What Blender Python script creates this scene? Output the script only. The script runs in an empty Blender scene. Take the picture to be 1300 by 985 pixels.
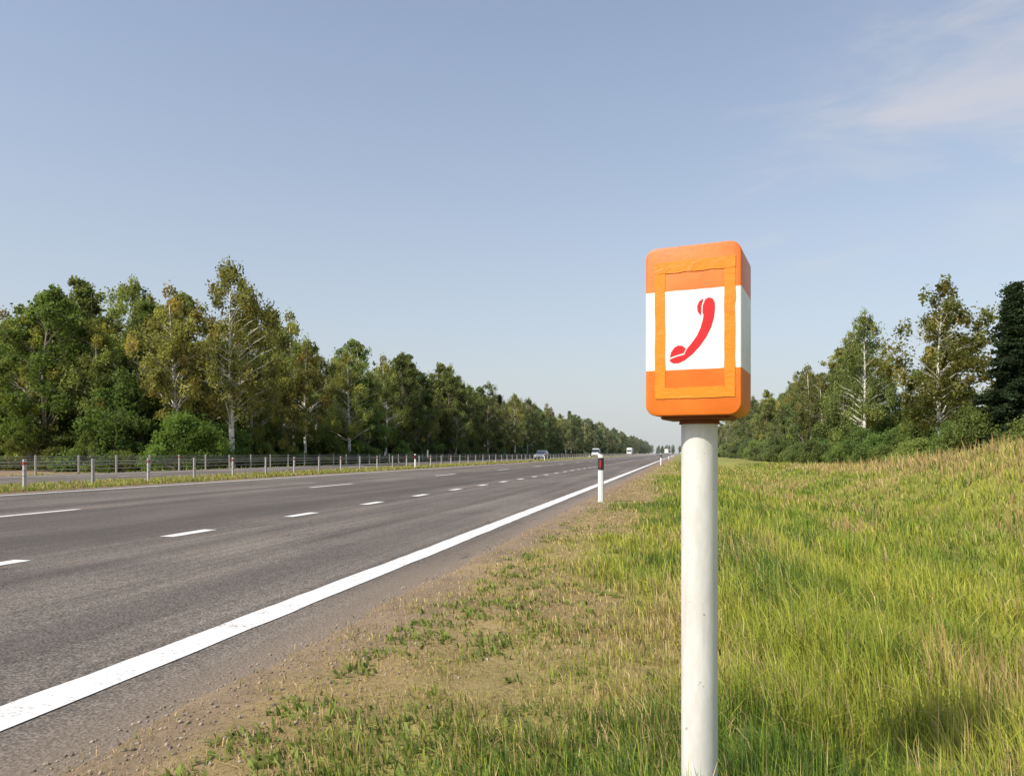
import bpy, bmesh, math
import numpy as np
from mathutils import Vector
R = np.random.RandomState
rad = math.radians
scene = bpy.context.scene
COL = scene.collection
TH = rad(12.6)
EYE = 1.05

# ------------------------------------------------------------------ helpers
def vnoise(x, y, seed=0):
    x = np.asarray(x, float); y = np.asarray(y, float)
    xi = np.floor(x).astype(np.int64); yi = np.floor(y).astype(np.int64)
    xf = x-xi; yf = y-yi
    u = xf*xf*(3-2*xf); v = yf*yf*(3-2*yf)
    def h(a, b):
        n = (a*374761393 + b*668265263 + seed*974634777) & 0xffffffff
        n = ((n ^ (n >> 13))*1274126177) & 0xffffffff
        n = n ^ (n >> 16)
        return (n & 0xffff)/65535.0
    return (h(xi, yi)*(1-u)+h(xi+1, yi)*u)*(1-v)+(h(xi, yi+1)*(1-u)+h(xi+1, yi+1)*u)*v

def fbm(x, y, seed=0, oct=3):
    s = 0; a = .5; t = 0
    for i in range(oct):
        s = s+a*vnoise(x*2**i, y*2**i, seed+i*17); t += a; a *= .5
    return s/t

def smooth(e0, e1, x):
    t = np.clip((np.asarray(x, float)-e0)/(e1-e0), 0, 1)
    return t*t*(3-2*t)

def terrain(x, y):
    x = np.asarray(x, float); y = np.asarray(y, float)
    prof = np.interp(x, [-400, -60, -34, -30, -29.0, -28.9, -20.6, -20.5, -18.7, -16.9, -16.8, -2.15, -2.0, -1.88, -1, 0, 1, 3.5, 5.5, 8],
                        [-.3, -.3, -.45, -.3, -.05, -.04, -.04, .02, -.02, .02, -.04, -.03, .0, .016, .008, -.05, -.16, -.68, -.78, -.25])
    bank = np.interp(y, [-50, 18, 27, 36, 48, 70, 120, 300], [1.75, 1.7, 1.25, .62, .05, -.3, -.35, -.1])
    k1 = smooth(6.5, 11.5, x)
    right = -.25*(1-k1)+bank*k1
    k2 = smooth(5.5, 8, x)
    z = np.where(x > 5.5, (-.78)*(1-k2)+right*k2, prof)
    amp = smooth(-1.5, 3, x)*.11
    z = z+(fbm(x*.6, y*.5, 5)-.5)*2*amp
    amp2 = smooth(-2.2, -1.95, x)*.012+smooth(-1.8, -1.2, x)*.012
    z = z+(fbm(x*3.1, y*2.3, 9)-.5)*2*amp2
    return z

def build(name, verts, quads=None, tris=None, cols=None, mats=(), midx=None, smoothf=False, link=True):
    verts = np.asarray(verts, np.float32)
    me = bpy.data.meshes.new(name)
    nq = 0 if quads is None else len(quads); nt = 0 if tris is None else len(tris)
    me.vertices.add(len(verts)); me.vertices.foreach_set('co', verts.ravel())
    loops = []
    if nq: loops.append(np.asarray(quads, np.int32).ravel())
    if nt: loops.append(np.asarray(tris, np.int32).ravel())
    loops = np.concatenate(loops)
    me.loops.add(len(loops)); me.loops.foreach_set('vertex_index', loops)
    me.polygons.add(nq+nt)
    st = np.concatenate([np.arange(nq)*4, nq*4+np.arange(nt)*3]).astype(np.int32)
    me.polygons.foreach_set('loop_start', st)
    if midx is not None: me.polygons.foreach_set('material_index', np.asarray(midx, np.int32))
    if smoothf: me.polygons.foreach_set('use_smooth', np.ones(nq+nt, bool))
    me.update(calc_edges=True)
    if cols is not None:
        c = np.ones((len(verts), 4), np.float32); c[:, :3] = cols
        at = me.color_attributes.new('Col', 'FLOAT_COLOR', 'POINT')
        at.data.foreach_set('color', c.ravel())
    for m in mats: me.materials.append(m)
    if not link: return me
    ob = bpy.data.objects.new(name, me); COL.objects.link(ob)
    return ob

def empty(name, loc=(0, 0, 0), rz=0):
    e = bpy.data.objects.new(name, None); COL.objects.link(e)
    e.location = loc; e.rotation_euler = (0, 0, rz); e.empty_display_size = .2
    return e

def bm_obj(name, bm, mat, parent=None, sm=False, loc=None):
    me = bpy.data.meshes.new(name); bm.normal_update(); bm.to_mesh(me); bm.free()
    if sm:
        for p in me.polygons: p.use_smooth = True
    for m in (mat if isinstance(mat, (list, tuple)) else [mat]): me.materials.append(m)
    ob = bpy.data.objects.new(name, me); COL.objects.link(ob)
    if parent: ob.parent = parent
    if loc: ob.location = loc
    return ob

def box_bm(bm, c, s, mi=0):
    r = bmesh.ops.create_cube(bm, size=1)
    fs = set()
    for v in r['verts']:
        v.co = Vector((v.co.x*s[0]+c[0], v.co.y*s[1]+c[1], v.co.z*s[2]+c[2]))
        fs.update(v.link_faces)
    for f in fs: f.material_index = mi
    return r['verts']

# ------------------------------------------------------------------ material helpers
class NT:
    def __init__(s, name):
        s.m = bpy.data.materials.new(name); s.m.use_nodes = True
        s.t = s.m.node_tree; s.t.nodes.clear()
        s.out = s.t.nodes.new('ShaderNodeOutputMaterial')
    def n(s, typ, **kw):
        nd = s.t.nodes.new(typ)
        for k, v in kw.items():
            if k.startswith('_'): nd.inputs[k[1:].replace('_', ' ')].default_value = v
            else: setattr(nd, k, v)
        return nd
    def l(s, a, b): s.t.links.new(a, b)
    def math(s, op, a, b=None, c=None, clamp=False):
        nd = s.t.nodes.new('ShaderNodeMath'); nd.operation = op; nd.use_clamp = clamp
        for i, v in enumerate((a, b, c)):
            if v is None: continue
            if isinstance(v, (int, float)): nd.inputs[i].default_value = v
            else: s.l(v, nd.inputs[i])
        return nd.outputs[0]
    def mix(s, f, a, b, mode='MIX'):
        nd = s.t.nodes.new('ShaderNodeMix'); nd.data_type = 'RGBA'; nd.blend_type = mode
        for idx, v in ((0, f), (6, a), (7, b)):
            if isinstance(v, (int, float)): nd.inputs[idx].default_value = v
            elif isinstance(v, tuple): nd.inputs[idx].default_value = (*v, 1)[:4]
            else: s.l(v, nd.inputs[idx])
        return nd.outputs[2]
    def noise(s, vec, scale, detail=3, rough=.5, dist=0):
        nd = s.t.nodes.new('ShaderNodeTexNoise')
        nd.inputs['Scale'].default_value = scale; nd.inputs['Detail'].default_value = detail
        nd.inputs['Roughness'].default_value = rough; nd.inputs['Distortion'].default_value = dist
        if vec is not None: s.l(vec, nd.inputs['Vector'])
        return nd.outputs[0]
    def mapping(s, vec, scale):
        nd = s.t.nodes.new('ShaderNodeMapping'); nd.inputs['Scale'].default_value = scale
        s.l(vec, nd.inputs['Vector']); return nd.outputs[0]
    def step(s, v, a, b):
        nd = s.t.nodes.new('ShaderNodeMapRange'); nd.interpolation_type = 'SMOOTHSTEP'
        s.l(v, nd.inputs[0]); nd.inputs[1].default_value = a; nd.inputs[2].default_value = b
        return nd.outputs[0]
    def bsdf(s, col, rough=.6, spec=.3, bump=None, bs=.3, bd=.01, metal=0):
        b = s.t.nodes.new('ShaderNodeBsdfPrincipled')
        if isinstance(col, tuple): b.inputs['Base Color'].default_value = (*col, 1)
        else: s.l(col, b.inputs['Base Color'])
        if isinstance(rough, (int, float)): b.inputs['Roughness'].default_value = rough
        else: s.l(rough, b.inputs['Roughness'])
        b.inputs['Specular IOR Level'].default_value = spec
        b.inputs['Metallic'].default_value = metal
        if bump is not None:
            bp = s.t.nodes.new('ShaderNodeBump'); bp.inputs['Strength'].default_value = bs
            bp.inputs['Distance'].default_value = bd; s.l(bump, bp.inputs['Height']); s.l(bp.outputs[0], b.inputs['Normal'])
        s.l(b.outputs[0], s.out.inputs[0]); return b

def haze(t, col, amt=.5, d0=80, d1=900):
    """bluish aerial haze mixed into the base colour by distance from the origin"""
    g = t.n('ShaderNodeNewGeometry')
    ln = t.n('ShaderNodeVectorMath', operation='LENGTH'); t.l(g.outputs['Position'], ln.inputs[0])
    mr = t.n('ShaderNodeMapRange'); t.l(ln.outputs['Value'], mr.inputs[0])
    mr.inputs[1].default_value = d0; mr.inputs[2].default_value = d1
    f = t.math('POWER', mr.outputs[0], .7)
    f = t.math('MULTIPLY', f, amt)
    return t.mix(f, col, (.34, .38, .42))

def leaf_mat(name, trans=.42):
    t = NT(name)
    at = t.n('ShaderNodeAttribute', attribute_name='Col')
    oi = t.n('ShaderNodeObjectInfo')
    hs = t.n('ShaderNodeHueSaturation')
    t.l(at.outputs['Color'], hs.inputs['Color'])
    hs.inputs['Saturation'].default_value = .9
    t.l(t.math('MULTIPLY_ADD', oi.outputs['Random'], .05, .46), hs.inputs['Hue'])
    r2 = t.math('FRACT', t.math('MULTIPLY', oi.outputs['Random'], 37.7))
    t.l(t.math('MULTIPLY_ADD', r2, 1.2, 1.65), hs.inputs['Value'])
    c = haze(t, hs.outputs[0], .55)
    d = t.n('ShaderNodeBsdfDiffuse')
    t.l(c, d.inputs['Color'])
    tr = t.n('ShaderNodeBsdfTranslucent'); t.l(t.mix(1.0, c, (1.35, 1.35, .65), 'MULTIPLY'), tr.inputs['Color'])
    mx = t.n('ShaderNodeMixShader'); mx.inputs[0].default_value = trans
    t.l(d.outputs[0], mx.inputs[1]); t.l(tr.outputs[0], mx.inputs[2]); t.l(mx.outputs[0], t.out.inputs[0])
    return t.m

def simple(name, col, rough=.5, spec=.4, metal=0, var=.12, scale=8, bs=.1):
    t = NT(name); tc = t.n('ShaderNodeTexCoord')
    nz = t.noise(tc.outputs['Object'], scale, 5, .6)
    c = t.mix(nz, tuple(x*(1-var) for x in col), tuple(min(1, x*(1+var)) for x in col))
    t.bsdf(c, rough, spec, nz, bs, .005, metal); return t.m

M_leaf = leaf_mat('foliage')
def bark_mat(name, a, b, sc):
    t = NT(name); tc = t.n('ShaderNodeTexCoord')
    v = t.mapping(tc.outputs['Object'], sc)
    nz = t.noise(v, 1, 5, .65)
    f = t.step(nz, .36, .5)
    t.bsdf(t.mix(f, b, a), .85, .2, nz, .5, .02); return t.m
M_birch = bark_mat('birch_bark', (.74, .71, .64), (.10, .09, .08), (3, 3, 5))
M_bark = bark_mat('grey_bark', (.24, .21, .17), (.08, .065, .05), (8, 8, 1.5))

# ------------------------------------------------------------------ world / light
w = bpy.data.worlds.new('World'); scene.world = w; w.use_nodes = True
nt = w.node_tree; nt.nodes.clear()
SUN_EL = 43; sd = np.array([-.66, -.75]); sd = sd/np.linalg.norm(sd)
SUN_AZ = math.degrees(math.atan2(sd[0], sd[1])) % 360
wo = nt.nodes.new('ShaderNodeOutputWorld'); bg = nt.nodes.new('ShaderNodeBackground')
sky = nt.nodes.new('ShaderNodeTexSky'); sky.sky_type = 'NISHITA'; sky.sun_disc = False
sky.sun_elevation = rad(SUN_EL); sky.sun_rotation = rad(SUN_AZ)
sky.air_density = 1.0; sky.dust_density = 1.3; sky.ozone_density = 1.6; sky.altitude = 0
hs = nt.nodes.new('ShaderNodeHueSaturation'); hs.inputs['Saturation'].default_value = .98; hs.inputs['Value'].default_value = 1.85
nt.links.new(sky.outputs[0], hs.inputs['Color'])
tc = nt.nodes.new('ShaderNodeTexCoord')
def wm(op, a, b=None, clamp=False):
    nd = nt.nodes.new('ShaderNodeMath'); nd.operation = op; nd.use_clamp = clamp
    for i, v in enumerate((a, b)):
        if v is None: continue
        if isinstance(v, (int, float)): nd.inputs[i].default_value = v
        else: nt.links.new(v, nd.inputs[i])
    return nd.outputs[0]
def wdir(az, el):
    return (math.sin(rad(az))*math.cos(rad(el)), math.cos(rad(az))*math.cos(rad(el)), math.sin(rad(el)))
def cloudmask(az, el, c0, c1, scl, rot, lo, hi):
    dt = nt.nodes.new('ShaderNodeVectorMath'); dt.operation = 'DOT_PRODUCT'
    nt.links.new(tc.outputs['Generated'], dt.inputs[0]); dt.inputs[1].default_value = wdir(az, el)
    mr = nt.nodes.new('ShaderNodeMapRange'); mr.interpolation_type = 'SMOOTHSTEP'
    nt.links.new(dt.outputs['Value'], mr.inputs[0]); mr.inputs[1].default_value = math.cos(rad(c0)); mr.inputs[2].default_value = math.cos(rad(c1))
    mp = nt.nodes.new('ShaderNodeMapping'); mp.inputs['Scale'].default_value = scl; mp.inputs['Rotation'].default_value = rot
    nt.links.new(tc.outputs['Generated'], mp.inputs['Vector'])
    nz = nt.nodes.new('ShaderNodeTexNoise'); nz.inputs['Scale'].default_value = 1; nz.inputs['Detail'].default_value = 8
    nz.inputs['Roughness'].default_value = .58; nz.inputs['Distortion'].default_value = .5
    nt.links.new(mp.outputs[0], nz.inputs['Vector'])
    m2 = nt.nodes.new('ShaderNodeMapRange'); m2.interpolation_type = 'SMOOTHSTEP'; nt.links.new(nz.outputs[0], m2.inputs[0])
    m2.inputs[1].default_value = lo; m2.inputs[2].default_value = hi
    return wm('MULTIPLY', mr.outputs[0], m2.outputs[0])
sp = nt.nodes.new('ShaderNodeSeparateXYZ'); nt.links.new(tc.outputs['Generated'], sp.inputs[0])
el = wm('MAXIMUM', sp.outputs[2], 0.0)
hz = wm('MULTIPLY', wm('POWER', 2.718, wm('MULTIPLY', el, -2.5)), .95)
mh = nt.nodes.new('ShaderNodeMix'); mh.data_type = 'RGBA'; nt.links.new(hz, mh.inputs[0])
nt.links.new(hs.outputs[0], mh.inputs[6]); mh.inputs[7].default_value = (5.95, 6.2, 6.4, 1)
c1 = cloudmask(21, 24, 13, 3, (3.5, 3.5, 15), (0, rad(-16), 0), .36, .72)
c2 = cloudmask(10, 19.5, 9, 2, (4, 4, 20), (0, rad(8), 0), .42, .8)
cm = wm('ADD', wm('MULTIPLY', c1, .52), wm('MULTIPLY', c2, .4), True)
mx = nt.nodes.new('ShaderNodeMix'); mx.data_type = 'RGBA'
nt.links.new(cm, mx.inputs[0]); nt.links.new(mh.outputs[2], mx.inputs[6]); mx.inputs[7].default_value = (7.7, 7.2, 7.1, 1)
nt.links.new(mx.outputs[2], bg.inputs[0]); bg.inputs[1].default_value = .10
nt.links.new(bg.outputs[0], wo.inputs[0])

sl = bpy.data.lights.new('sun', 'SUN'); sl.energy = 5.0; sl.angle = rad(.5); sl.color = (1, .92, .78)
so = bpy.data.objects.new('sun', sl); COL.objects.link(so)
dvec = Vector((sd[0]*math.cos(rad(SUN_EL)), sd[1]*math.cos(rad(SUN_EL)), math.sin(rad(SUN_EL))))
so.rotation_euler = dvec.to_track_quat('Z', 'Y').to_euler(); so.location = (-20, -20, 30)

# ------------------------------------------------------------------ camera
cd = bpy.data.cameras.new('camera'); cam = bpy.data.objects.new('camera', cd); COL.objects.link(cam)
cam.location = (0, 0, EYE); cam.rotation_euler = (rad(90), 0, TH)
cd.sensor_width = 36; cd.lens = 950/1300*36; cd.shift_y = 82.5/1300; cd.clip_end = 8000; cd.clip_start = .05
scene.camera = cam

# ------------------------------------------------------------------ ground
xs = np.concatenate([[-3000, -1500, -700, -300, -150], np.arange(-100, -30, 5), [-30, -29, -28.9, -24, -20.7, -20.5, -20, -19.3, -18.7, -18, -17.4, -16.9, -16.8, -12, -7, -4, -2.6],
                     np.arange(-2.3, 1.0, .06), np.arange(1.0, 16, .22), np.arange(16, 40, 2), [45, 60, 90, 150, 300, 700, 1500, 3000]])
ys = [-400, -150, -60, -30, -15, -8, -4, -2]
y = -1.
while y < 4000:
    ys.append(y); y += max(.09, abs(y)*.018)
ys = np.array(ys+[4000])
XX, YY = np.meshgrid(xs, ys)
ZZ = terrain(XX, YY)
nx, ny = len(xs), len(ys)
idx = np.arange(nx*ny).reshape(ny, nx)
quads = np.stack([idx[:-1, :-1], idx[:-1, 1:], idx[1:, 1:], idx[1:, :-1]], -1).reshape(-1, 4)
def drymask(x, y):
    n = fbm(x*.9, y*.55, 21, 4)
    e = -1.0+(n-.5)*2.8
    return 1-smooth(e-.35, e+.75, x)
def groundcol(x, y):
    n = fbm(x*2.2, y*1.6, 3, 4)[..., None]; n2 = fbm(x*.35, y*.18, 31, 3)[..., None]
    dirt = np.array([.27, .20, .14])*(.75+.5*n)
    dry = np.array([.31, .235, .12])*(.7+.6*n)
    green = np.array([.18, .21, .045])*(.7+.6*n)*(1-n2)+np.array([.31, .28, .08])*(.7+.6*n)*n2
    d = drymask(x, y)[..., None]
    c = green*(1-d)+dry*d
    e = 1-smooth(-1.75, -1.3, x+(fbm(x*1.5, y*1.2, 77)-.5)*1.0)[..., None]
    c = c*(1-e)+dirt*e
    tan = (smooth(8.5, 11, x)*(1-smooth(45, 90, y)))[..., None]*.6
    c = c*(1-tan)+np.array([.36, .28, .13])*tan
    return c
gcol = groundcol(XX, YY).reshape(-1, 3)
t = NT('ground_soil_grass')
at = t.n('ShaderNodeAttribute', attribute_name='Col'); g = t.n('ShaderNodeNewGeometry')
n1 = t.noise(g.outputs['Position'], 28, 6, .7); n2 = t.noise(g.outputs['Position'], 1.2, 5, .6)
c = t.mix(.85, at.outputs['Color'], t.mix(n1, (.35, .35, .35), (1.55, 1.55, 1.55)), 'MULTIPLY')
c = t.mix(.5, c, t.mix(n2, (.5, .5, .5), (1.6, 1.5, 1.3)), 'MULTIPLY')
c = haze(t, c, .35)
t.bsdf(c, .95, .1, n1, .6, .015)
build('ground', np.stack([XX, YY, ZZ], -1).reshape(-1, 3), quads, cols=gcol, mats=[t.m], smoothf=True)

# ------------------------------------------------------------------ roads
def sheet(name, x0, x1, y0, y1, z, mat, nxs=1):
    yy = [y0]
    while yy[-1] < y1: yy.append(min(y1, yy[-1]+max(2, abs(yy[-1])*.05)))
    yy = np.array(yy); xx = np.linspace(x0, x1, nxs+1)
    A, B = np.meshgrid(xx, yy); i = np.arange(A.size).reshape(A.shape)
    q = np.stack([i[:-1, :-1], i[:-1, 1:], i[1:, 1:], i[1:, :-1]], -1).reshape(-1, 4)
    return build(name, np.stack([A, B, np.full(A.shape, z)], -1).reshape(-1, 3), q, mats=[mat])

t = NT('asphalt'); g = t.n('ShaderNodeNewGeometry'); P = g.outputs['Position']
sep = t.n('ShaderNodeSeparateXYZ'); t.l(P, sep.inputs[0]); X = sep.outputs[0]
grain = t.noise(P, 60, 6, .8)
agg = t.n('ShaderNodeTexVoronoi'); agg.inputs['Scale'].default_value = 60; t.l(P, agg.inputs['Vector'])
streak = t.noise(t.mapping(P, (1.6, .035, 1)), 1, 5, .6)
streak2 = t.noise(t.mapping(P, (7, .12, 1)), 1, 4, .6)
blot = t.noise(t.mapping(P, (.5, .22, 1)), 1, 6, .65, .6)
mid = t.noise(P, 14, 5, .8)
base = t.mix(agg.outputs['Distance'], (.27, .235, .21), (.11, .096, .087))
base = t.mix(1., base, t.mix(t.step(grain, .35, .65), (.42, .42, .42), (1.55, 1.52, 1.47)), 'MULTIPLY')
base = t.mix(.9, base, t.mix(t.step(mid, .35, .65), (.72, .72, .72), (1.22, 1.22, 1.21)), 'MULTIPLY')
base = t.mix(.9, base, t.mix(t.step(streak, .3, .7), (.66, .66, .66), (1.25, 1.24, 1.22)), 'MULTIPLY')
base = t.mix(.6, base, t.mix(t.step(streak2, .3, .7), (.8, .8, .8), (1.15, 1.15, 1.14)), 'MULTIPLY')
base = t.mix(.65, base, t.mix(t.step(blot, .3, .7), (.6, .6, .62), (1.2, 1.2, 1.18)), 'MULTIPLY')
Xw = t.math('ADD', X, t.math('MULTIPLY', t.math('SUBTRACT', t.noise(t.mapping(P, (1, .3, 1)), 1, 4), .5), .5))
dk = t.math('MULTIPLY', t.step(Xw, -10.8, -10.3), t.math('SUBTRACT', 1.0, t.step(Xw, -6.8, -6.5)))
base = t.mix(t.math('MULTIPLY', dk, .5), base, (.085, .075, .069))
for cx in (-3.6, -5.3, -7.7, -9.4, -12.0, -13.9):
    d = t.math('ABSOLUTE', t.math('SUBTRACT', Xw, cx))
    f = t.math('MULTIPLY', t.math('SUBTRACT', 1.0, t.step(d, .05, .45)), .22)
    base = t.mix(f, base, (.10, .091, .085))
base = t.mix(t.math('MULTIPLY', t.step(Xw, -2.6, -1.95), .8), base, t.mix(grain, (.19, .15, .11), (.36, .28, .215)))
vc = t.n('ShaderNodeTexVoronoi'); vc.feature = 'DISTANCE_TO_EDGE'; vc.inputs['Scale'].default_value = 1
wp = t.n('ShaderNodeVectorMath', operation='ADD')
nn = t.n('ShaderNodeTexNoise'); nn.inputs['Scale'].default_value = 2.5; nn.inputs['Detail'].default_value = 5; t.l(P, nn.inputs['Vector'])
sc = t.n('ShaderNodeVectorMath', operation='SCALE'); t.l(nn.outputs['Color'], sc.inputs[0]); sc.inputs['Scale'].default_value = .5
t.l(t.mapping(P, (.45, .14, 1)), wp.inputs[0]); t.l(sc.outputs[0], wp.inputs[1]); t.l(wp.outputs[0], vc.inputs['Vector'])
ck = t.math('SUBTRACT', 1.0, t.step(vc.outputs['Distance'], .001, .007))
ck = t.math('MULTIPLY', ck, t.step(t.noise(P, .35, 3), .47, .57))
base = t.mix(t.math('MULTIPLY', ck, .7), base, (.03, .028, .026))
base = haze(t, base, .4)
t.bsdf(base, .88, .2, t.math('ADD', grain, t.math('MULTIPLY', agg.outputs['Distance'], .6)), .8, .010)
M_asph = t.m
sheet('road', -16.75, -1.9, -60, 1450, 0.0, M_asph, 8)
sheet('opposite_road', -28.8, -20.6, -60, 1450, 0.0, M_asph, 4)

t = NT('road_paint'); g = t.n('ShaderNodeNewGeometry'); P = g.outputs['Position']
w1 = t.noise(P, 45, 6, .75); w2 = t.noise(P, 4, 5, .7)
f = t.step(t.math('ADD', t.math('MULTIPLY', w1, .6), t.math('MULTIPLY', w2, .4)), .38, .47)
c = t.mix(f, (.33, .30, .28), (.80, .79, .77))
c = t.mix(.5, c, t.mix(w2, (.75, .74, .72), (1.1, 1.1, 1.1)), 'MULTIPLY')
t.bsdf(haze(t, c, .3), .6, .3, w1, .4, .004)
mv, mq = [], []
rs = R(4)
def mark(x0, x1, y0, y1, n=1):
    ys_ = np.linspace(y0, y1, n+1)
    b = len(mv)
    for yy in ys_:
        j = rs.uniform(-.008, .008, 2)
        mv.append((x0+j[0], yy, .005)); mv.append((x1+j[1], yy, .005))
    for i in range(n):
        k = b+2*i; mq.append((k, k+1, k+3, k+2))
mark(-2.73, -2.49, -20, 80, 400); mark(-2.73, -2.49, 80, 1450, 40)
for k in range(-3, 150): mark(-6.37, -6.17, 5.2+3*k, 6.1+3*k, 2)
for k in range(-1, 60): mark(-11.0, -10.85, 8.8+12*k, 11.85+12*k, 4)
mark(-16.35, -16.17, -20, 1450, 60)
mark(-21.1, -20.95, -20, 1450, 60); mark(-28.4, -28.2, -20, 1450, 60)
for k in range(-1, 60): mark(-24.75, -24.6, 5+12*k, 8+12*k, 2)
build('lane_markings', mv, mq, mats=[t.m])

# ------------------------------------------------------------------ grass
t = NT('grass_blades'); at = t.n('ShaderNodeAttribute', attribute_name='Col')
d = t.n('ShaderNodeBsdfPrincipled'); d.inputs['Roughness'].default_value = .5; d.inputs['Specular IOR Level'].default_value = .25
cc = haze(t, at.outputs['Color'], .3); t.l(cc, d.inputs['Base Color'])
tr = t.n('ShaderNodeBsdfTranslucent'); t.l(cc, tr.inputs['Color'])
mx = t.n('ShaderNodeMixShader'); mx.inputs[0].default_value = .4
t.l(d.outputs[0], mx.inputs[1]); t.l(tr.outputs[0], mx.inputs[2]); t.l(mx.outputs[0], t.out.inputs[0])
M_grass = t.m

def blades(name, x, y, h, wd, col, seed, lean=.5, flat=0.):
    r = R(seed); n = len(x)
    z = terrain(x, y)-.01+flat
    a = r.uniform(0, 2*np.pi, n); la = r.uniform(0, 2*np.pi, n)
    la = la*.7+.3*(fbm(x*.7, y*.7, 40)*8)
    lm = np.abs(r.normal(0, 1, n))*lean*h
    wx, wy = np.cos(a)*wd*.5, np.sin(a)*wd*.5
    lx, ly = np.cos(la)*lm, np.sin(la)*lm
    V = np.empty((n, 5, 3), np.float32)
    V[:, 0] = np.stack([x-wx, y-wy, z], -1); V[:, 1] = np.stack([x+wx, y+wy, z], -1)
    V[:, 2] = np.stack([x+wx*.8+lx*.3, y+wy*.8+ly*.3, z+h*.58], -1); V[:, 3] = np.stack([x-wx*.8+lx*.3, y-wy*.8+ly*.3, z+h*.58], -1)
    V[:, 4] = np.stack([x+lx, y+ly, z+h*np.clip(1-.25*(lm/h)**2, .35, 1)], -1)
    b = np.arange(n)*5
    q = np.stack([b, b+1, b+2, b+3], -1); tr_ = np.stack([b+3, b+2, b+4], -1)
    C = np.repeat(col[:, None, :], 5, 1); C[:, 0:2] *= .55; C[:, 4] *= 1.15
    return build(name, V.reshape(-1, 3), q, tr_, cols=C.reshape(-1, 3), mats=[M_grass])

r = R(11)
N = 600000
rr = np.exp(r.uniform(np.log(1.4), np.log(95), N)); ph = r.uniform(rad(-52), rad(42), N)
x = rr*np.sin(ph); y = rr*np.cos(ph)
keep = (x > -2.02)
x, y, rr = x[keep], y[keep], rr[keep]
cl = .6*fbm(x*3.4, y*3.4, 60, 3)+.4*fbm(x*1.1, y*.9, 62, 2)
dry = drymask(x, y)
p = np.clip(.2+1.9*(cl-.28), .05, 1)*(1-.5*dry)*np.where(x < -1.7+(fbm(x*2, y*1.5, 70)-.5)*.7, .18, 1)
k = r.uniform(0, 1, len(x)) < p
k &= ~((x-.057)**2+(y-2.236)**2 < .07**2)
x, y, rr, cl, dry = x[k], y[k], rr[k], cl[k], dry[k]
n = len(x)
hh = (.03+.045*r.rand(n))*dry+(1-dry)*(.07+.15*r.rand(n)**1.3)
big = smooth(-.7, .9, x); hh *= (.7+.75*big)*(.2+1.55*np.clip(cl, .2, .85))
hh *= 1+.7*smooth(8, 11, x)
wd = .0042*np.maximum(1, rr/3.2)**.85*(.7+.6*r.rand(n))
greenA = np.array([.235, .345, .042]); greenB = np.array([.47, .48, .075]); tan = np.array([.64, .49, .23]); dk = np.array([.12, .205, .035])
patch = fbm(x*.35, y*.22, 90, 4); patch2 = fbm(x*1.6, y*1.1, 95, 3)
mixv = np.clip((patch*.6+patch2*.4-.34)*3.6+r.normal(0, .18, n), 0, 1)[:, None]
col = greenA*(1-mixv)+greenB*mixv
dm = (r.rand(n) < .12+.55*smooth(.52, .66, fbm(x*1.2, y*.8, 133, 3)))[:, None]; col = np.where(dm, dk, col)
dp = smooth(.50, .66, fbm(x*.55, y*.28, 123, 4))
pt = np.clip(.08+.66*dry+.62*dp+.55*smooth(7.5, 10, x)*(1-smooth(50, 90, y)), 0, .93)
tn = (r.rand(n) < pt)[:, None]; col = np.where(tn, tan*(.6+.7*r.rand(n, 1)), col)
col = col*(.75+.5*r.rand(n, 1))
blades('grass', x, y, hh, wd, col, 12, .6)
print('grass blades', n)
r = R(71); n = 60000
ty = np.exp(r.uniform(np.log(1.4), np.log(30), n)); tx = r.uniform(-1.98, .6, n)
k = (r.rand(n) < .2+.8*smooth(-1.9, -1.2, tx)*drymask(tx, ty)); tx, ty = tx[k], ty[k]; n = len(tx)
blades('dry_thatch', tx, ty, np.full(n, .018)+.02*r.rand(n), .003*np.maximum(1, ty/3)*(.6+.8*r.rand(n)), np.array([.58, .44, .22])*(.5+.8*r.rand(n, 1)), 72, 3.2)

r = R(13); n = 60000
yv = np.exp(r.uniform(np.log(8), np.log(260), n)); xm = np.where(r.rand(n) < .45, r.uniform(-20.4, -17.0, n), r.uniform(-37, -29.1, n))
hh = .06+.12*r.rand(n)*np.where(xm < -29, 2.2, 1); wd = .0016*yv*(.5+r.rand(n))
mv_ = r.rand(n, 1); col = (greenA*(1-mv_)+greenB*mv_)*(.6+.6*r.rand(n, 1)); col = np.where(r.rand(n, 1) < .35, tan*.8, col)
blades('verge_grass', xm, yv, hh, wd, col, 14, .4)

r = R(15); n = 9000
rr = np.exp(r.uniform(np.log(3.2), np.log(55), n)); ph = r.uniform(rad(1), rad(38), n)
x = rr*np.sin(ph); y = rr*np.cos(ph); k = (x > .9) & ((fbm(x*.55, y*.28, 123, 4) > .53) | (x > 8.)); x, y, rr = x[k], y[k], rr[k]; n = len(x)
h = .22+.25*r.rand(n); h *= 1+.9*smooth(8, 10, x)
col = np.array([.52, .37, .16])*(.7+.6*r.rand(n, 1))
blades('seed_stems', x, y, h, .0035*np.maximum(1, rr/3), col, 16, .25)

r = R(17); cx = []; cy = []
for i in range(1900):
    a = np.exp(r.uniform(np.log(1.8), np.log(16))); b = r.uniform(-1.6, 1.2)
    if fbm(np.array([b*1.3]), np.array([a*.9]), 300)[0] < r.uniform(.38, .62): continue
    m = r.randint(5, 16); sg = r.uniform(.02, .06)
    cx += list(b+r.normal(0, sg, m)); cy += list(a+r.normal(0, sg, m))
cx = np.array(cx); cy = np.array(cy); n = len(cx)
blades('verge_weeds', cx, cy, .025+.04*r.rand(n), .008+.012*r.rand(n), np.array([.26, .33, .07])*(.55+.8*r.rand(n, 1)), 18, 1.1)

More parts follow.
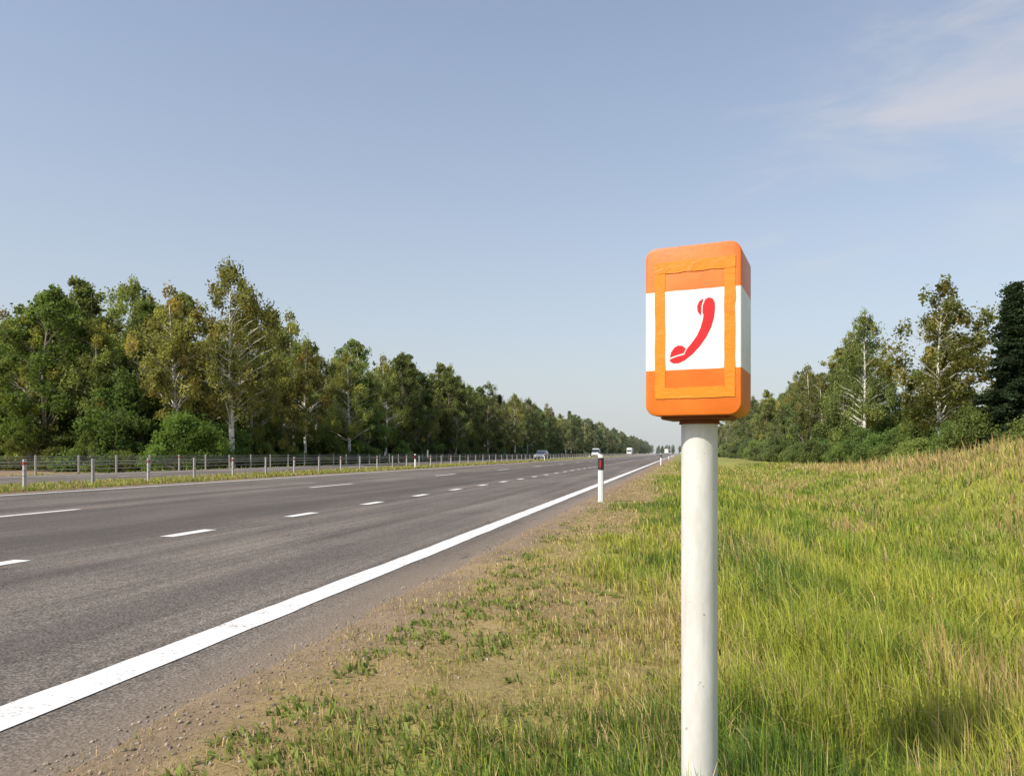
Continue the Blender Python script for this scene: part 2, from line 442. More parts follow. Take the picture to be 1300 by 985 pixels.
r = R(19); n = 5500
gy = np.exp(r.uniform(np.log(1.2), np.log(22), n)); gx = -1.98+np.abs(r.normal(0, .5, n))-.12
keepg = gx < .2; gx = gx[keepg]; gy = gy[keepg]; n = len(gx)
sz = .003+.009*r.rand(n)**4; gz = np.maximum(terrain(gx, gy), np.where(gx < -1.87, 0.0, -9))+sz*.2
o = np.array([[1, 0, 0], [0, 1, 0], [-1, 0, 0], [0, -1, 0], [0, 0, .8], [0, 0, -.8]])
V = o[None]*sz[:, None, None]*r.uniform(.6, 1.3, (n, 6, 1)); an = r.uniform(0, 6.28, n)
V = np.stack([V[..., 0]*np.cos(an)[:, None]-V[..., 1]*np.sin(an)[:, None], V[..., 0]*np.sin(an)[:, None]+V[..., 1]*np.cos(an)[:, None], V[..., 2]], -1)
V += np.stack([gx, gy, gz], -1)[:, None, :]
T = np.array([[0, 1, 4], [1, 2, 4], [2, 3, 4], [3, 0, 4], [1, 0, 5], [2, 1, 5], [3, 2, 5], [0, 3, 5]])
T = (T[None]+(np.arange(n)*6)[:, None, None]).reshape(-1, 3)
gc = np.repeat(np.array([.31, .26, .205])[None]*(.5+.9*r.rand(n, 1)), 6, 0)
t = NT('gravel_stone'); at = t.n('ShaderNodeAttribute', attribute_name='Col'); t.bsdf(at.outputs['Color'], .9, .2)
build('gravel', V.reshape(-1, 3), None, T, cols=gc, mats=[t.m])

# ------------------------------------------------------------------ trees
def tube(path, radii, seg=6):
    path = np.asarray(path, float); n = len(path)
    V = []; 
    for i in range(n):
        d = path[min(i+1, n-1)]-path[max(i-1, 0)]; d /= (np.linalg.norm(d)+1e-9)
        u = np.cross(d, [0.3, 1, 0.1]); u /= np.linalg.norm(u); v = np.cross(d, u)
        a = np.arange(seg)/seg*2*np.pi
        V.append(path[i]+radii[i]*(np.cos(a)[:, None]*u+np.sin(a)[:, None]*v))
    V = np.concatenate(V)
    i = np.arange(seg); j = (i+1) % seg
    Q = np.concatenate([np.stack([k*seg+i, k*seg+j, (k+1)*seg+j, (k+1)*seg+i], -1) for k in range(n-1)])
    return V, Q

def leaves(c, size, r, up=.3):
    n = len(c)
    u = r.normal(0, 1, (n, 3)); u /= np.linalg.norm(u, axis=1)[:, None]
    nn = r.normal(0, 1, (n, 3)); nn[:, 2] += up; v = np.cross(u, nn); v /= np.linalg.norm(v, axis=1)[:, None]+1e-9
    s = (size*(.6+.8*r.rand(n)))[:, None]
    V = np.stack([c-u*s, c-v*s*.6, c+u*s, c+v*s*.6], 1).reshape(-1, 3)
    return V, np.arange(n*4).reshape(-1, 4)

def finish(name, parts, bark):
    V = []; Q = []; C = []; MI = []; o = 0
    for v, q, c, mi in parts:
        V.append(v); Q.append(q+o); C.append(np.broadcast_to(c, v.shape)); MI.append(np.full(len(q), mi)); o += len(v)
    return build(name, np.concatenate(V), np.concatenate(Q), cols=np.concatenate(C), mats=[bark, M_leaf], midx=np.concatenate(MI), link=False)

def broadleaf(name, seed, H=14, base=.2, Rc=3, ncl=85, per=300, lsize=.11, color=(.07, .10, .025), bark=None, droop=0., prof=(.8, .7), trunk=.17, clr=.75, yellow=.15):
    r = R(seed); parts = []
    ph = r.uniform(0, 6.28, 2); am = r.uniform(.1, .5)
    def axis(z): return np.array([am*math.sin(z*.25+ph[0]), am*math.sin(z*.21+ph[1]), z])-np.array([am*math.sin(ph[0]), am*math.sin(ph[1]), 0])
    zz = np.linspace(-.3, H*.96, 12)
    v, q = tube([axis(z) for z in zz], [trunk*(1-.93*(max(z, 0)/H))+(.06 if z < .1 else 0) for z in zz], 8)
    parts.append((v, q, np.array([.5, .5, .5]), 0))
    LC = []; LCOL = []
    lob = r.uniform(0, 6.28, 3)
    for i in range(ncl):
        tt = r.rand()**.9; z = H*(base+(1-base)*tt*.97)
        pr = (math.sin(math.pi*min(1, max(.02, (tt*.94+.06)))**prof[0])**prof[1])
        a = r.uniform(0, 6.28)
        rr_ = Rc*pr*(1+.32*math.sin(2*a+lob[0]+z*.7)+.18*math.sin(5*a+lob[1]))*(r.uniform(.12, 1)**.55)
        ax = axis(z)
        c = ax+np.array([rr_*math.cos(a), rr_*math.sin(a), -droop*rr_*.3+r.normal(0, .2)])
        s = clr*r.uniform(.5, 1.25)*(.5+.5*pr)
        m = int(per*r.uniform(.6, 1.3)*(s/clr)**1.5)
        dv = r.normal(0, 1, (m, 3)); dv /= np.linalg.norm(dv, axis=1)[:, None]; dv *= (r.rand(m, 1)**.5)*s
        dv *= 1+.4*np.sin(dv[:, [1]]*6+i)+.3*np.sin(dv[:, [0]]*9+i*2)
        dv[:, 2] *= .72+droop*.8
        LC.append(c+dv)
        br = r.uniform(.55, 1.4); ye = r.rand() < yellow
        cc_ = np.array(color)*br
        if ye: cc_ = cc_*np.array([1.45, 1.2, .9])
        LCOL.append(np.repeat((cc_*(.8+.4*r.rand(m, 1)))[:, None, :], 4, 1).reshape(-1, 3))
        if i % 2 == 0 or rr_ > Rc*.6:
            z0 = max(H*base*.8, z-rr_*.8); a0 = axis(z0); rb = trunk*(1-z0/H)*.3+.010
            mid = (a0+c)/2+np.array([0, 0, .25])
            v, q = tube([a0, mid, c], [rb, rb*.6, .008], 4); parts.append((v, q, np.array([.5, .5, .5]), 0))
            tw = c+r.normal(0, s*.6, (3, 3))
            for k in tw:
                v, q = tube([c, k], [.012, .004], 3); parts.append((v, q, np.array([.5, .5, .5]), 0))
    LC = np.concatenate(LC); v, q = leaves(LC, lsize, r)
    parts.append((v, q, np.concatenate(LCOL), 1))
    return finish(name, parts, bark)

def shrub(name, seed, H=3.5, Rc=2.6, ncl=45, per=260, color=(.07, .11, .025), lsize=.09):
    r = R(seed); parts = []; LC = []; LCOL = []
    for i in range(ncl):
        a = r.uniform(0, 6.28); el = r.uniform(0, 1)**.8
        rr_ = Rc*math.cos(el*1.45)*(r.uniform(.3, 1)**.5)*(1+.2*math.sin(3*a+seed)); z = .3+(H-.5)*math.sin(el*1.5)*r.uniform(.75, 1.05)
        c = np.array([rr_*math.cos(a), rr_*math.sin(a), z]); s = r.uniform(.35, .75)
        m = int(per*r.uniform(.7, 1.3)*(s/.55)**1.6); dv = r.normal(0, 1, (m, 3)); dv /= np.linalg.norm(dv, axis=1)[:, None]; dv *= (r.rand(m, 1)**.45)*s
        dv *= 1+.4*np.sin(dv[:, [1]]*8+i)
        LC.append(c+dv); LCOL.append(np.repeat((np.array(color)*r.uniform(.65, 1.3)*(.8+.4*r.rand(m, 1)))[:, None, :], 4, 1).reshape(-1, 3))
        v, q = tube([np.array([c[0]*.1, c[1]*.1, -.1]), np.array([c[0]*.55, c[1]*.55, z*.55]), c], [.03, .02, .006], 4); parts.append((v, q, np.array([.5, .5, .5]), 0))
    v, q = leaves(np.concatenate(LC), lsize, r); v[:, 2] = np.maximum(v[:, 2], -.1); parts.append((v, q, np.concatenate(LCOL), 1))
    return finish(name, parts, M_bark)

def spruce(name, seed, H=15, Rc=2.6, color=(.024, .038, .018)):
    r = R(seed); parts = []
    v, q = tube([(0, 0, z) for z in np.linspace(-.3, H, 8)], [.2*(1-z/H*.95) for z in np.linspace(0, H, 8)], 7); parts.append((v, q, np.array([.3, .3, .3]), 0))
    LC = []; LCOL = []
    nb = int(H*18)
    for b in range(nb):
        z = .8+(H-1.0)*(b+r.rand())/nb
        tt = z/H; L0 = Rc*(1-tt)**.8+.15
        a = r.uniform(0, 6.28); L = L0*r.uniform(.45, 1.2); m = int(150*L+25)
        s_ = r.rand(m)**.7*L; sp = (.34*(1-s_/(L+.3))+.10)*r.normal(0, 1, m)*.9
        dz = -.30*s_+.16*s_**2/L0-.05-np.abs(r.normal(0, .2, m))+.1
        px = s_*math.cos(a)-sp*math.sin(a); py = s_*math.sin(a)+sp*math.cos(a)
        LC.append(np.stack([px, py, z+dz], -1)); LCOL.append(np.repeat((np.array(color)*r.uniform(.6, 1.5)*(.8+.4*r.rand(m, 1)))[:, None, :], 4, 1).reshape(-1, 3))
        v, q = tube([(0, 0, z), (L*.9*math.cos(a), L*.9*math.sin(a), z-.15*L)], [.03, .008], 3); parts.append((v, q, np.array([.3, .3, .3]), 0))
    v, q = leaves(np.concatenate(LC), .10, r); parts.append((v, q, np.concatenate(LCOL), 1))
    return finish(name, parts, M_bark)

G1 = (.088, .110, .026); G2 = (.068, .096, .022); G3 = (.056, .080, .023); G4 = (.105, .120, .032)
birches = [broadleaf('birch_a', 1, 16, .27, 3.4, 125, 270, .10, G4, M_birch, .7, (.85, .6), .24, .76, .15),
           broadleaf('birch_b', 2, 15, .24, 2.7, 85, 255, .10, G1, M_birch, .7, (.9, .7), .17, .66, .12),
           broadleaf('birch_c', 3, 14, .30, 2.5, 75, 245, .10, G4, M_birch, .6, (1., .7), .17, .64, .2)]
broads = [broadleaf('aspen_a', 4, 14, .10, 2.9, 105, 300, .11, G2, M_bark, 0, (.75, .6), .18, .8, .1),
          broadleaf('aspen_b', 5, 13, .06, 2.7, 105, 290, .11, G3, M_bark, .1, (.8, .6), .18, .75, .05),
          broadleaf('aspen_c', 6, 15, .13, 3.2, 110, 300, .11, G1, M_bark, 0, (.8, .65), .2, .8, .15),
          broadleaf('aspen_d', 7, 12, .04, 2.5, 90, 300, .11, G2, M_bark, 0, (.65, .55), .16, .75, .1)]
shrubs = [shrub('shrub_a', 8), shrub('shrub_b', 9, 2.6, 2.0, 36, 250, (.06, .09, .022)), shrub('shrub_c', 10, 4.6, 2.6, 60, 260, (.075, .11, .026)),
          shrub('shrub_d', 21, 4.0, 3.0, 75, 330, (.055, .105, .018))]
spr = [spruce('spruce_a', 11), spruce('spruce_b', 12, 13, 2.2)]

far_parent = empty('distant_treeline', (-40, 300, 0)); und = empty('undergrowth', (0, 0, 0))
def put(mesh, kind, x, y, s=1., rz=0., sz=None, far=False):
    ob = bpy.data.objects.new('far_tree' if far else kind, mesh); COL.objects.link(ob)
    z = float(terrain(x, y))-.05
    if far: ob.parent = far_parent; ob.location = (x+40, y-300, z)
    else: ob.location = (x, y, z)
    ob.scale = (s, s, sz or s); ob.rotation_euler = (0, 0, rz)
    return ob
r = R(34)
def rnd_tree(x, y, hs=1., far=False, pb=.4, ps=.03, wide=1.):
    k = r.rand()
    if k < pb: m = birches[r.randint(3)]; kind = 'birch_tree'; H0 = (16, 15, 14)[birches.index(m)]
    elif k < pb+ps: m = spr[r.randint(2)]; kind = 'spruce_tree'; H0 = 14
    else: i = r.randint(4); m = broads[i]; kind = 'aspen_tree'; H0 = (14, 13, 15, 12)[i]
    H = r.uniform(10.6, 16.8)*hs; s = H/H0
    put(m, kind, x, y, s*wide*r.uniform(.85, 1.1), r.uniform(0, 6.28), s, far)

put(birches[0], 'birch_tree', -34.2, 52.5, 1.02, 1.0, 1.04)
put(shrubs[3], 'willow_bush', -33.5, 46.0, .98, .5)
for row, (yy, hsx) in enumerate([(51, .95), (56.5, 1.06), (63, 1.15), (71, 1.15)]):
    x = -37.8-row*.8
    while x > -100:
        rnd_tree(x+r.normal(0, .6), yy+r.normal(0, 1.0)-(x+38)*.05, hsx, False, .5 if row < 2 else .25, .04 if row else 0, 1.06)
        x -= r.uniform(3.0, 4.8)
for row, (xx, hsx, st) in enumerate([(-35.5, .90, 57), (-40, 1.04, 80), (-45.5, 1.1, 80)]):
    y = st
    while y < 900:
        far = y > 115
        rnd_tree(xx+r.normal(0, .8), y+r.normal(0, .8), hsx, far, .5 if row == 0 else .25, .0 if row == 0 else .05, 1.06)
        y += r.uniform(3.6, 5.6)*(1 if y < 220 else 2.0)
        if row > 1 and y > 300: break
for row, (dx, hsx, st) in enumerate([(0, .90, 98), (4, 1.0, 108), (9, 1.0, 118)]):
    y = st
    while y < 900:
        xx = np.interp(y, [40, 60, 120, 300], [22, 21, 18, 16.5])+dx
        rnd_tree(xx+r.normal(0, .8), y+r.normal(0, .8), hsx, y > 115, .35, .03)
        y += r.uniform(4.0, 6.5)*(1 if y < 220 else 2.0)
        if row > 1 and y > 300: break
put(spr[0], 'spruce_tree', 20.6, 53.0, 1.0, 0, .80)
put(spr[1], 'spruce_tree', 24.5, 57.0, 1.0, 2, .86)
put(birches[1], 'birch_tree', 20.0, 64.0, 1.2, 1.2, 1.0)
put(birches[2], 'birch_tree', 22.2, 68.0, 1.25, 2.2, 1.0)
put(broads[3], 'aspen_tree', 23.5, 77, 1.1, .3, .95)
put(birches[0], 'birch_tree', 19.2, 86.0, .95, 2.6, 1.02)
put(broads[0], 'aspen_tree', 20.6, 92.0, .95, .6, 1.02)
put(broads[1], 'aspen_tree', 24.8, 100.0, 1.0, 1.6, .95)
put(birches[1], 'birch_tree', 25, 42, 1.0, 1.2, .9)
put(broads[0], 'aspen_tree', 26, 33, 1.0, 2.2, .85)
for i in range(110):
    rnd_tree(r.uniform(-140, 140), 1480+r.uniform(0, 60), 1.1, True, .2, .1)
def us(x, y, s):
    m = shrubs[r.choice([0, 1, 2])]; ob = bpy.data.objects.new('shrub_part', m); COL.objects.link(ob); ob.parent = und
    ob.location = (x, y, float(terrain(x, y))-.1); ob.scale = (s*r.uniform(.9, 1.3), s*r.uniform(.9, 1.3), s*r.uniform(.75, 1.15)); ob.rotation_euler = (0, 0, r.uniform(0, 6.28))
x = -37
while x > -100:
    us(x, 48.6+r.normal(0, .8)-(x+38)*.05, r.uniform(.45, .9)); us(x+1, 54+r.normal(0, 1), r.uniform(.8, 1.2)); us(x-1, 60+r.normal(0, 1), 1.25); x -= r.uniform(2.6, 4.0)
y = 50
while y < 600:
    f = 1 if y < 150 else 2.4
    us(-33.8+r.normal(0, .6), y, r.uniform(.3, .65)); us(-37.8+r.normal(0, .8), y+1, r.uniform(.7, 1.1))
    if y < 300: us(-43, y+1, 1.3)
    y += r.uniform(2.6, 4.2)*f
y = 30
while y < 600:
    f = 1 if y < 150 else 2.4
    xx = np.interp(y, [40, 60, 120, 300], [20, 18.6, 15.2, 13.8])
    us(xx+r.normal(0, .7), y, r.uniform(.6, 1.05)); us(xx+3.2, y+1, r.uniform(.8, 1.3))
    if y < 300: us(xx+8, y+1, r.uniform(1.2, 1.5)); 
    if y < 130: us(xx+13, y+1, r.uniform(1.3, 1.7))
    y += r.uniform(2.4, 3.8)*f

# ------------------------------------------------------------------ roadside telephone
W, D, H = .262, .22, .472
ZB = 1.154
tel = empty('emergency_telephone', (.057, 2.236, 0), rad(-11.5))
t = NT('telephone_box_paint'); tcn = t.n('ShaderNodeTexCoord'); O = tcn.outputs['Object']
sp = t.n('ShaderNodeSeparateXYZ'); t.l(O, sp.inputs[0]); Z = sp.outputs[2]
nz = t.noise(O, 9, 5, .6); nf = t.noise(O, 60, 5, .7)
zj = t.math('ADD', Z, t.math('MULTIPLY', t.math('SUBTRACT', t.noise(O, 30, 3), .5), .0035))
band = t.math('MULTIPLY', t.step(zj, ZB+.1270, ZB+.1280), t.math('SUBTRACT', 1.0, t.step(zj, ZB+.3470, ZB+.3480)))
org = t.mix(t.step(nz, .3, .7), (.66, .145, .010), (.76, .19, .015))
org = t.mix(t.math('MULTIPLY', t.step(nf, .58, .74), .3), org, (.46, .085, .008))
wht = t.mix(t.step(nz, .3, .7), (.73, .72, .71), (.81, .80, .79))
c = t.mix(band, org, wht)
chip = t.math('MULTIPLY', t.step(t.noise(O, 38, 6, .7), .69, .73), .5)
c = t.mix(chip, c, (.25, .13, .07))
bmp = t.math('ADD', nz, t.math('MULTIPLY', nf, .3))
t.bsdf(c, .42, .45, bmp, .28, .005)
M_box = t.m
bm = bmesh.new(); bmesh.ops.create_cube(bm, size=1)
for v in bm.verts: v.co = Vector((v.co.x*W, v.co.y*D, v.co.z*H))
ed = [e for e in bm.edges if abs((e.verts[0].co-e.verts[1].co).normalized().y) > .9]
bmesh.ops.bevel(bm, geom=ed, offset=.032, segments=8, profile=.5, affect='EDGES')
ed = [e for e in bm.edges if abs(abs(e.verts[0].co.y)-D/2) < 1e-5 and abs(e.verts[0].co.y-e.verts[1].co.y) < 1e-5 and any(abs(f.normal.y) < .5 for f in e.link_faces)]
bmesh.ops.bevel(bm, geom=ed, offset=.0045, segments=3, profile=.5, affect='EDGES')
for v in bm.verts: v.co.z += ZB+H/2
box = bm_obj('housing', bm, M_box, tel, True)
if hasattr(box.data, 'set_sharp_from_angle'): box.data.set_sharp_from_angle(angle=rad(25))
FY = -D/2
t = NT('yellow_tape'); tcn = t.n('ShaderNodeTexCoord'); O = tcn.outputs['Object']
n1 = t.noise(t.mapping(O, (1, 1, 1.6)), 22, 4, .6, 1.0); n2 = t.noise(O, 5, 4)
c = t.mix(n2, (.74, .215, .008), (.83, .275, .011)); c = t.mix(t.math('MULTIPLY', t.step(n1, .56, .68), .3), c, (.60, .14, .01))
t.bsdf(c, .38, .45, n1, .45, .005); M_tape = t.m
def strip(bm, x0, x1, z0, z1, y, th, n=18, seed=0, jit=.0008):
    r_ = R(seed); vert = (z1-z0) > (x1-x0)
    A = []; B = []; A2 = []; B2 = []
    for i in range(n+1):
        f = i/n; j = r_.normal(0, jit, 2)
        if vert:
            zz_ = z0+(z1-z0)*f; a = (x0+j[0], zz_); b = (x1+j[1], zz_)
        else:
            xx_ = x0+(x1-x0)*f; a = (xx_, z1+j[0]); b = (xx_, z0+j[1])
        yj = y-th-abs(r_.normal(0, .0002))
        A.append(bm.verts.new((a[0], yj, a[1]))); B.append(bm.verts.new((b[0], yj, b[1])))
        A2.append(bm.verts.new((a[0], y+.001, a[1]))); B2.append(bm.verts.new((b[0], y+.001, b[1])))
    for i in range(n):
        bm.faces.new((A[i], B[i], B[i+1], A[i+1])); bm.faces.new((A2[i], A[i], A[i+1], A2[i+1])); bm.faces.new((B[i], B2[i], B2[i+1], B[i+1]))
    for i in (0, n): bm.faces.new((A[i], A2[i], B2[i], B[i]))
bm = bmesh.new()
tx0, tx1, tz0, tz1, tw = -.104, .115, ZB+.049, ZB+.429, .0285
strip(bm, tx0, tx0+tw, tz0, tz1, FY, .0010, 14, 1)
strip(bm, tx1-tw, tx1, tz0+.002, tz1-.001, FY, .0012, 14, 2)
strip(bm, tx0-.001, tx1+.001, tz1-tw-.002, tz1+.001, FY, .0020, 10, 3)
strip(bm, tx0+.001, tx1-.001, tz0-.001, tz0+tw, FY, .0022, 10, 4)
tp = bm_obj('tape_frame', bm, M_tape, tel)
M_red = simple('red_paint', (.60, .014, .020), .4, .4, 0, .15, 14)
kz = .2185/101.
def px(p): return ((p[0]-882.5)*.00216+.006, ZB+.130+(467-p[1])*kz)
body = [(893.0, 388), (896, 380.2), (900.5, 378.2), (905, 379.6), (907.6, 384), (908.2, 392), (906.8, 404), (903.2, 416), (897.4, 427.5), (889.6, 438.5), (880, 448.5), (870, 456), (862, 459.4), (855.5, 459.4), (851.6, 457), (850.9, 454.2), (860.5, 451), (869.5, 449.0), (873, 441.8), (879.6, 434), (885.8, 425.5), (890.2, 416), (893.0, 406.0), (893.9, 400.2), (892.7, 396.5)]
ear = [(890.7, 400.6), (886.6, 395.5), (885.8, 388.5), (888.2, 382.6), (892.8, 379.2), (893.4, 380.4), (891.0, 388), (890.9, 396)]
mou = [(851.2, 451.4), (852.8, 445), (857, 439.3), (861.8, 436.8), (867, 437.5), (871.4, 441.2), (868.4, 446.7), (860.5, 448.6)]
bm = bmesh.new()
for poly in (body, ear, mou):
    vs = [bm.verts.new((px(p)[0], FY-.0012, px(p)[1])) for p in poly]; f = bm.faces.new(vs)
    f.normal_update()
    if f.normal.y > 0: f.normal_flip()
    bk = [bm.verts.new((v.co.x, FY+.0005, v.co.z)) for v in vs]
    for i in range(len(vs)): 
        j = (i+1) % len(vs); bm.faces.new((vs[i], bk[i], bk[j], vs[j]))
bm_obj('handset_symbol', bm, M_red, tel)
M_rust = simple('dark_orange_metal', (.20, .06, .02), .6, .3, 0, .4, 30)
bm = bmesh.new(); vs = box_bm(bm, (0, 0, ZB-.004), (.19, .16, .010)); bmesh.ops.bevel(bm, geom=bm.edges[:], offset=.003, segments=2, affect='EDGES')
bm_obj('mounting_plate', bm, M_rust, tel)
bm = bmesh.new(); bmesh.ops.create_cone(bm, segments=48, radius1=.058, radius2=.055, depth=.014, cap_ends=True)
bm_obj('collar', bm, M_rust, tel, False, (0, 0, ZB-.014))
t = NT('white_post_paint'); tcn = t.n('ShaderNodeTexCoord'); O = tcn.outputs['Object']
n1 = t.noise(t.mapping(O, (1, 1, .35)), 16, 6, .65); n2 = t.noise(t.mapping(O, (1, 1, .1)), 40, 4, .6)
c = t.mix(t.step(n1, .3, .7), (.60, .585, .56), (.73, .72, .70)); c = t.mix(t.math('MULTIPLY', t.step(n2, .5, .75), .3), c, (.46, .42, .38))
c = t.mix(t.math('MULTIPLY', t.step(t.noise(O, 55, 4, .6), .68, .71), .7), c, (.22, .16, .12))
t.bsdf(c, .5, .4, n1, .3, .006)
bm = bmesh.new(); bmesh.ops.create_cone(bm, segments=64, radius1=.0515, radius2=.0515, depth=1.5, cap_ends=True)
p = bm_obj('post', bm, t.m, tel, True, (0, 0, ZB-.018-.75)); 
if hasattr(p.data, 'set_sharp_from_angle'): p.data.set_sharp_from_angle(angle=rad(40))

# ------------------------------------------------------------------ delineator posts
M_white = simple('white_plastic', (.78, .78, .76), .5, .4, 0, .06, 12)
M_black = simple('black_band', (.03, .03, .032), .5, .4)
M_refl = simple('red_reflector', (.45, .015, .025), .25, .6)
def delineator(x, y, h=1.02, rz=0.):
    e = empty('delineator_post', (x, y, float(terrain(x, y))), rz)
    prof = [(-.06, .02), (-.045, -.035), (0, -.05), (.045, -.035), (.06, .02), (.03, .035), (-.03, .035)]
    def seg(name, z0, z1, mat, g=0, slope=0):
        bm = bmesh.new(); n = len(prof)
        a = [bm.verts.new((p[0]*(1+g), p[1]*(1+g), z0)) for p in prof]
        b = [bm.verts.new((p[0]*(1+g), p[1]*(1+g), z1+slope*(p[0]+.06))) for p in prof]
        for i in range(n): bm.faces.new((a[i], a[(i+1) % n], b[(i+1) % n], b[i]))
        bm.faces.new(b); bm.faces.new(a[::-1]); bmesh.ops.recalc_face_normals(bm, faces=bm.faces)
        bm_obj(name, bm, mat, e)
    seg('shaft', -.2, h-.38, M_white); seg('band', h-.38, h-.12, M_black, .06); seg('cap', h-.12, h-.03, M_white, 0, -.3)
    bm = bmesh.new(); box_bm(bm, (0, -.056, h-.25), (.034, .010, .15)); bmesh.ops.bevel(bm, geom=bm.edges[:], offset=.003, affect='EDGES'); bm_obj('reflector', bm, M_refl, e)
delineator(-1.62, 15.85, 1.06)
for yy in (66, 116, 166, 216): delineator(-1.55, yy)
for yy in (47.6, 97, 147): delineator(-17.3, yy)
# ------------------------------------------------------------------ cable barriers
M_steel = simple('galvanised_steel', (.40, .38, .35), .5, .4, .1, .25, 6)
M_dull = simple('weathered_white', (.50, .48, .45), .6, .3, 0, .2, 9)
M_redp = simple('red_post_top', (.40, .06, .04), .5, .4)
def barrier(X0, y0, k0, sp_, redstep, hgt=1.):
    bar = empty('cable_barrier', (X0, 0, 0)); bm = bmesh.new(); y = y0; k = k0
    while y < 600:
        red = (k % redstep == 0)
        box_bm(bm, (0, y, (.70*hgt-.25)/2), (.05, .10, .70*hgt+.25), 1 if red else 0)
        box_bm(bm, (0, y, .74*hgt), (.054, .104, .08*hgt), 2 if red else 0)
        box_bm(bm, (0, y, .82*hgt), (.05, .10, .08*hgt), 1 if red else 0)
        for z in (.38, .54, .70): box_bm(bm, (.03, y, z*hgt), (.02, .03, .03), 0)
        y += sp_; k += 1
    bm_obj('posts', bm, [M_steel, M_dull, M_redp], bar)
    bmC = bmesh.new()
    for z in (.38, .54, .70, .80):
        v_, q_ = tube([(.035 if z < .8 else 0, yy, z*hgt) for yy in (-20, 50, 200, 600)], [.009]*4, 6)
        vs = [bmC.verts.new(v) for v in v_]
        for q in q_: bmC.faces.new([vs[i] for i in q])
    bm_obj('cables', bmC, M_steel, bar)
barrier(-18.7, 18.26-2.62*12, 0, 2.62, 2)
barrier(-29.9, 1.0, 1, 2.62, 8, 1.1)

# ------------------------------------------------------------------ vehicles
M_glass = simple('car_glass', (.03, .04, .05), .08, .8, 0, .05); M_tyre = simple('tyre', (.02, .02, .02), .9, .2); M_lamp = simple('headlamp', (.75, .75, .72), .15, .8)
M_silver = simple('silver_car_paint', (.22, .27, .31), .3, .6, .3, .04); M_wht = simple('white_car_paint', (.75, .75, .74), .35, .5, 0, .04); M_dk = simple('dark_trim', (.03, .03, .03), .6)
def prism(bm, prof, w0, w1fn, mi):
    n = len(prof); L_ = [bm.verts.new((-w1fn(p[1]), p[0], p[1])) for p in prof]; R_ = [bm.verts.new((w1fn(p[1]), p[0], p[1])) for p in prof]
    fs = [bm.faces.new(L_), bm.faces.new(R_[::-1])]
    for i in range(n): fs.append(bm.faces.new((L_[i], R_[i], R_[(i+1) % n], L_[(i+1) % n])))
    for f in fs: f.material_index = mi
    return fs
def wheels(bm, ys_, hw, rw=.32):
    for y_ in ys_:
        for s_ in (-1, 1):
            v_, q_ = tube([(s_*(hw-.2), y_, rw), (s_*hw, y_, rw)], [rw, rw], 20)
            vs = [bm.verts.new(v) for v in v_]
            for q in q_: bm.faces.new([vs[i] for i in q])
            for c0 in (0, 20): bm.faces.new(vs[c0:c0+20])
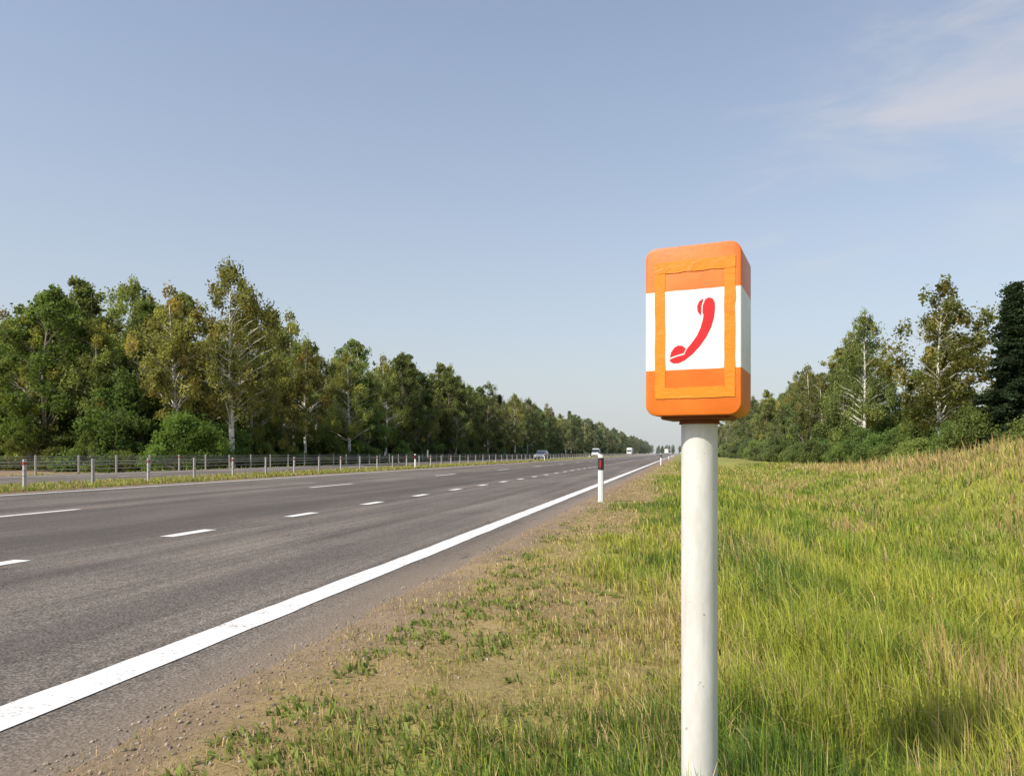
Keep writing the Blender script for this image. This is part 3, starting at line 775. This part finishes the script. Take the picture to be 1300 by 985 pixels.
def car(name, x, y, rz, paint, van=False):
    e = empty(name, (x, y, 0), rz)
    if not van:
        body = [(-2.15, .25), (-2.22, .45), (-2.15, .68), (-1.9, .80), (-1.0, .92), (1.9, .98), (2.1, .9), (2.15, .5), (2.1, .25)]
        cab = [(-1.05, .90), (-.35, 1.36), (.0, 1.44), (1.2, 1.42), (1.95, .96)]
        roof = [(-.33, 1.375), (.0, 1.46), (1.2, 1.44), (1.32, 1.36), (1.2, 1.40), (0, 1.42)]
    else:
        body = [(-2.6, .3), (-2.68, .5), (-2.6, .95), (-1.95, 1.2), (-1.1, 1.25), (2.6, 1.25), (2.65, .5), (2.6, .3)]
        cab = [(-1.9, 1.15), (-1.15, 1.95), (-.8, 2.1), (-.5, 2.12), (-.5, 1.2)]
        roof = [(-.52, 1.2), (-.85, 2.12), (-.6, 2.3), (2.45, 2.32), (2.6, 2.2), (2.64, 1.2)]
    hw = .88 if not van else .97
    fw = lambda z: hw-(max(0, z-.9)*.32 if not van else max(0, z-1.2)*.1)
    bm = bmesh.new(); prism(bm, body, hw, lambda z: hw-(.04 if z > .85 else 0), 0); bmesh.ops.recalc_face_normals(bm, faces=bm.faces)
    bmesh.ops.bevel(bm, geom=bm.edges[:], offset=.05, segments=2, affect='EDGES'); bm_obj('body', bm, paint, e)
    bm = bmesh.new(); prism(bm, cab, hw, lambda z: fw(z)-.05, 0); bmesh.ops.recalc_face_normals(bm, faces=bm.faces); bm_obj('windows', bm, M_glass, e)
    bm = bmesh.new(); prism(bm, roof, hw, lambda z: fw(z)-(.03 if not van else 0), 0); bmesh.ops.recalc_face_normals(bm, faces=bm.faces); bm_obj('roof', bm, paint, e)
    bm = bmesh.new(); wheels(bm, (-1.35, 1.35) if not van else (-1.7, 1.6), hw+.01); bm_obj('wheels', bm, M_tyre, e)
    bm = bmesh.new(); fy = body[1][0]
    for s_ in (-1, 1): box_bm(bm, (s_*(hw-.24), fy+.05, .64 if not van else .8), (.34, .1, .15))
    bm_obj('headlights', bm, M_lamp, e)
    bm = bmesh.new(); box_bm(bm, (0, fy+.02, .48), (1.0, .08, .16)); box_bm(bm, (-hw-.08, -.75, 1.0 if not van else 1.45), (.16, .12, .12)); box_bm(bm, (hw+.08, -.75, 1.0 if not van else 1.45), (.16, .12, .12)); bm_obj('grille_mirrors', bm, M_dk, e)
car('silver_car', -21.3, 117, 0, M_silver)
car('white_van', -22.6, 208, 0, M_wht, True)
car('dark_car', -8.2, 330, math.pi, M_silver)
def truck(x, y, rz, L_=12):
    e = empty('truck', (x, y, 0), rz)
    bm = bmesh.new(); box_bm(bm, (0, L_/2+1.2, 2.35), (2.5, L_, 2.9)); bmesh.ops.bevel(bm, geom=bm.edges[:], offset=.05, affect='EDGES'); bm_obj('trailer', bm, M_wht, e)
    bm = bmesh.new(); prism(bm, [(-1.3, .5), (-1.35, 1.6), (-1.1, 2.9), (-.7, 3.4), (.8, 3.6), (.9, .5)], 1, lambda z: 1.22, 0); bmesh.ops.recalc_face_normals(bm, faces=bm.faces); bm_obj('cab', bm, M_wht, e)
    bm = bmesh.new(); box_bm(bm, (0, -1.25, 2.2), (2.1, .14, .8)); bm_obj('windscreen', bm, M_glass, e)
    bm = bmesh.new(); wheels(bm, (-.3, 2.8, L_-1.8, L_-.5), 1.2, .5); bm_obj('wheels', bm, M_tyre, e)
truck(-25.2, 390, 0, 13)
truck(-8.4, 520, math.pi, 8)

scene.view_settings.view_transform = 'Standard'; scene.view_settings.look = 'None'
scene.view_settings.exposure = 0; scene.view_settings.gamma = 1
